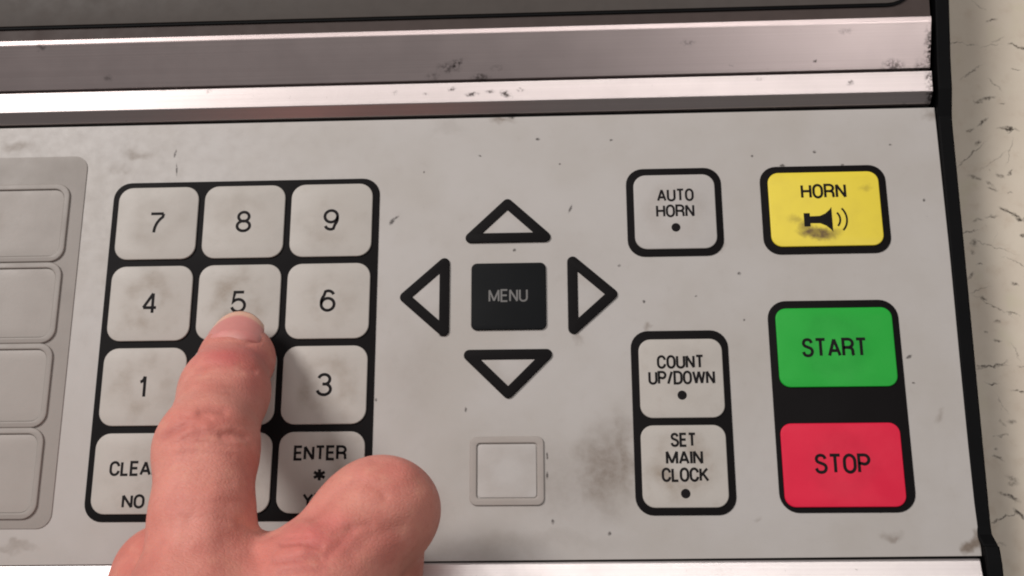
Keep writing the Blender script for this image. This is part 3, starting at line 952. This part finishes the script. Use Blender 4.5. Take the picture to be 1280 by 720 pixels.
def seg_dist(UV, pts):
    best = np.full(len(UV), 1e9)
    for a, b in zip(pts[:-1], pts[1:]):
        a, b = np.array(a, float), np.array(b, float)
        t = np.clip(((UV - a) @ (b - a)) / ((b - a) @ (b - a)), 0, 1)
        best = np.minimum(best, np.linalg.norm(UV - (a + t[:, None] * (b - a)), axis=1))
    return best


view = CAM_POS - HV
view /= np.linalg.norm(view, axis=1, keepdims=True)
front = np.clip((HN * view).sum(1) * 2.5, 0, 1)
disp = np.zeros(len(HV))
creases = [  # polyline in photo pixels, half width px, depth mm (negative = ridge)
    ([(250, 514), (264, 511), (280, 514)], 4.5, 0.55), ([(228, 520), (245, 518), (262, 522)], 4, 0.3), ([(205, 546), (216, 538), (230, 532)], 4.5, 0.5),
    ([(280, 544), (293, 541), (306, 546)], 6.0, 0.6), ([(232, 546), (255, 540), (275, 543)], 4.5, 0.35), ([(212, 556), (240, 552), (270, 556), (300, 560)], 4.5, 0.35),
    ([(225, 530), (250, 527), (285, 529), (318, 533)], 5, 0.22), ([(204, 528), (214, 520)], 4, 0.3), ([(220, 566), (250, 566), (290, 570)], 4, 0.2),
    ([(244, 458), (270, 455), (300, 457), (318, 464)], 4.0, 0.35), ([(238, 468), (265, 464), (300, 466)], 3.5, 0.15), ([(262, 432), (280, 430), (306, 430), (324, 424)], 4, 0.25),
    ([(352, 680), (375, 679), (400, 684)], 4, 0.45), ([(358, 672), (385, 672)], 3, 0.25), ([(345, 702), (372, 700), (398, 697)], 4, 0.35), ([(352, 716), (380, 712), (402, 712)], 4, 0.3),
    ([(420, 668), (450, 658), (462, 655)], 5, 0.25), ([(392, 645), (418, 618), (448, 600)], 9, 0.5), ([(440, 690), (470, 668), (500, 660)], 12, 0.35), ([(405, 700), (425, 680), (440, 662)], 7, 0.3), ([(270, 600), (262, 650), (262, 700)], 14, -0.25), ([(318, 690), (330, 720)], 9, 0.4), ([(462, 606), (476, 612), (482, 622)], 5, 0.25), ([(300, 655), (318, 662), (340, 668)], 5, 0.3),
    ([(225, 690), (235, 660), (240, 640)], 9, 0.2), ([(215, 605), (260, 608), (290, 604)], 5, 0.12), ([(205, 625), (250, 630), (300, 626)], 5, 0.12), ([(235, 648), (280, 652), (300, 650)], 5, 0.12),
]
for pts, wdt, dep in creases:
    disp -= 0.85 * dep * np.exp(-(seg_dist(UV, pts) / wdt) ** 2)
# low bulges between the knuckle wrinkles
for u, v, r, hgt in [(258, 533, 9, 0.35), (240, 540, 8, 0.3), (300, 556, 9, 0.25), (222, 560, 9, 0.3), (265, 478, 22, 0.2), (428, 650, 20, 0.6), (505, 590, 18, 0.5), (540, 618, 14, 0.3), (388, 664, 12, 0.3), (378, 690, 9, 0.3)]:
    disp += hgt * np.exp(-(((UV - (u, v)) ** 2).sum(1)) / (r * r))
rng = np.random.default_rng(3)
for _ in range(70):
    w_ = rng.normal(0, 1, 3) * rng.uniform(0.15, 0.55)
    disp += 0.018 * np.sin(HV @ w_ + rng.uniform(0, 6.28)) * front
HV2 = HV + HN * (disp * front)[:, None]
# the pad flattens against the key it presses
HV2[:, 2] = np.maximum(HV2[:, 2], 0.66)
HV2[:, 2] = np.where((HV2[:, 1] < -56) & (HV2[:, 2] < 1.2), 1.2, HV2[:, 2])

base = np.array(srgb(215, 142, 128)[:3])
tone = np.tile(base, (len(HV), 1))


def tint(mask, rgb):
    global tone
    m = np.clip(mask, 0, 1)[:, None]
    tone = tone * (1 - m) + np.array(srgb(*rgb)[:3]) * m


def blob(u, v, ru, rv, s=1.0):
    return s * np.exp(-(((UV[:, 0] - u) / ru) ** 2 + ((UV[:, 1] - v) / rv) ** 2))


on_index = np.clip((60 - np.linalg.norm(HV - tip, axis=1)) / 10, 0, 1)
tint(blob(290, 445, 50, 14, 0.85) * on_index, (196, 100, 98))
tint(blob(318, 470, 22, 36, 0.5) * on_index, (198, 106, 102))
tint(blob(300, 405, 40, 16, 0.6) * on_index, (222, 140, 132))
tint(blob(255, 522, 60, 12, 0.55), (202, 116, 104))
tint(blob(215, 540, 22, 12, 0.4), (190, 106, 98))
tint(blob(400, 672, 60, 26, 0.75), (206, 108, 104))
tint(blob(430, 655, 40, 18, 0.4), (210, 114, 112))
tint(blob(380, 705, 60, 24, 0.5), (200, 108, 100))
tint(blob(500, 585, 45, 16, 0.5), (214, 126, 116))
tint(blob(170, 700, 40, 50, 0.5), (200, 112, 100))
tint(blob(330, 660, 20, 8, 0.5), (226, 170, 150))
tint(blob(460, 640, 40, 40, 0.3), (210, 148, 124))

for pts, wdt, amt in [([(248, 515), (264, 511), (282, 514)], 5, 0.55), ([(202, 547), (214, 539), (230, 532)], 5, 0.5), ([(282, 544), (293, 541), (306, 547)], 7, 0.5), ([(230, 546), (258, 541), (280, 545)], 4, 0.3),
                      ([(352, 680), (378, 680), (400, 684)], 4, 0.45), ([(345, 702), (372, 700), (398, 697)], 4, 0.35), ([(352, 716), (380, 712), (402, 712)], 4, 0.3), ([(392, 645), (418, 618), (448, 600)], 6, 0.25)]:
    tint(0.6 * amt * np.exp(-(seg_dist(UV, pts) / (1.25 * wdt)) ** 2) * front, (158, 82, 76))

hme = bpy.data.meshes.new('hand')
hme.from_pydata((HV2 * MM).tolist(), [], HQ.tolist())
hme.update()
ca = hme.color_attributes.new('skin_tone', 'FLOAT_COLOR', 'POINT')
ca.data.foreach_set('color', np.concatenate([tone, np.ones((len(tone), 1))], 1).astype(np.float32).ravel())
hand = link('hand', hme, M['skin'], None, (0, 0, 0), True)
hand['label'] = 'bare hand pressing the number pad with its index finger, thumb bent beside it'
hand['category'] = 'hand'


def make_nail(name, root, end, dorsal_hint, half_w, length, start, over):
    """curved nail plate laid on the back of the last finger bone, from start along root->end"""
    ax = (end - root) / np.linalg.norm(end - root)
    n = dorsal_hint - ax * (dorsal_hint @ ax)
    n /= np.linalg.norm(n)
    s = np.cross(ax, n)
    nu, nv = 21, 21
    top, cols = [], []
    for i in range(nv):
        tt = i / (nv - 1)
        along = start + tt * length
        for j in range(nu):
            q = j / (nu - 1) * 2 - 1
            # rounded cuticle and rounded free edge
            wq = half_w * (0.93 + 0.07 * math.sin(math.pi * tt))
            al = along
            if tt < 0.5:
                al += (1 - tt * 2) * 2.0 * (q * q)
            else:
                al -= (tt * 2 - 1) * 1.9 * (q * q)
            top.append((root + ax * al + s * (q * wq * 0.94), 0.0, q, tt))
    c0 = np.array([t[0] for t in top]) + n * 16
    d = np.zeros(len(c0))
    for _ in range(25):
        d = np.minimum(d + np.maximum(field((c0 - d[:, None] * n).astype(np.float32)), 0) * 0.9, 24)
    # the plate keeps an even curve instead of following the skin over the tip
    top = [(t[0], 16 - dd, t[2], t[3]) for t, dd in zip(top, d)]
    C = np.array([t[1] for t in top]).reshape(nv, nu)
    prof0 = C[4:11].mean(0)
    lin = C[4:11, nu // 2]
    sl = np.polyfit(np.arange(4, 11), lin, 1)
    for i in range(nv):
        tgt = prof0 - prof0[nu // 2] + np.polyval(sl, i)
        C[i] = np.maximum(C[i] * (1.0 if i < 4 else 0.0) + tgt * (0.0 if i < 4 else 1.0), -99)
    Vv, Cc = [], []
    for m_, t in enumerate(top):
        i, j = divmod(m_, nu)
        q, tt = t[2], t[3]
        lift = 0.34 * (1 - abs(q) ** 4) - 0.10 + (0.0 if tt > 0.12 else -0.3 * (1 - tt / 0.12))
        Vv.append(t[0] + n * (C[i, j] + lift))
        edge = np.clip((tt + 0.10 * q * q - over) / 0.05, 0, 1)
        lun = np.clip(1 - (tt / 0.22) ** 2 - (q / 0.6) ** 2, 0, 1)
        col = np.array(srgb(214, 136, 130)[:3]) * (1 - lun * 0.8) + np.array(srgb(226, 168, 160)[:3]) * lun * 0.8
        col = col * (1 - edge) + np.array(srgb(228, 178, 154)[:3]) * edge
        Cc.append(col)
    nb = len(Vv)
    Vv += [v - n * 0.45 for v in Vv]
    Cc += Cc
    Fc = []
    for i in range(nv - 1):
        for j in range(nu - 1):
            a = i * nu + j
            Fc.append((a, a + 1, a + nu + 1, a + nu))
            Fc.append((nb + a + nu, nb + a + nu + 1, nb + a + 1, nb + a))
    rim = [j for j in range(nu)] + [i * nu + nu - 1 for i in range(1, nv)] + [(nv - 1) * nu + j for j in range(nu - 2, -1, -1)] + [i * nu for i in range(nv - 2, 0, -1)]
    for a, b in zip(rim, rim[1:] + rim[:1]):
        Fc.append((b, a, nb + a, nb + b))
    me = mesh(name, Vv, Fc)
    bm = bmesh.new()
    bm.from_mesh(me)
    bmesh.ops.recalc_face_normals(bm, faces=bm.faces)
    bm.to_mesh(me)
    bm.free()
    ca = me.color_attributes.new('skin_tone', 'FLOAT_COLOR', 'POINT')
    ca.data.foreach_set('color', np.concatenate([np.array(Cc), np.ones((len(Cc), 1))], 1).astype(np.float32).ravel())
    return link(name, me, M['nail'], hand, (0, 0, 0), True)


make_nail('fingernail', dip, tip, np.array([0.15, 0.9, 0.5]), 5.8, 12.5, 7.5, 0.78)
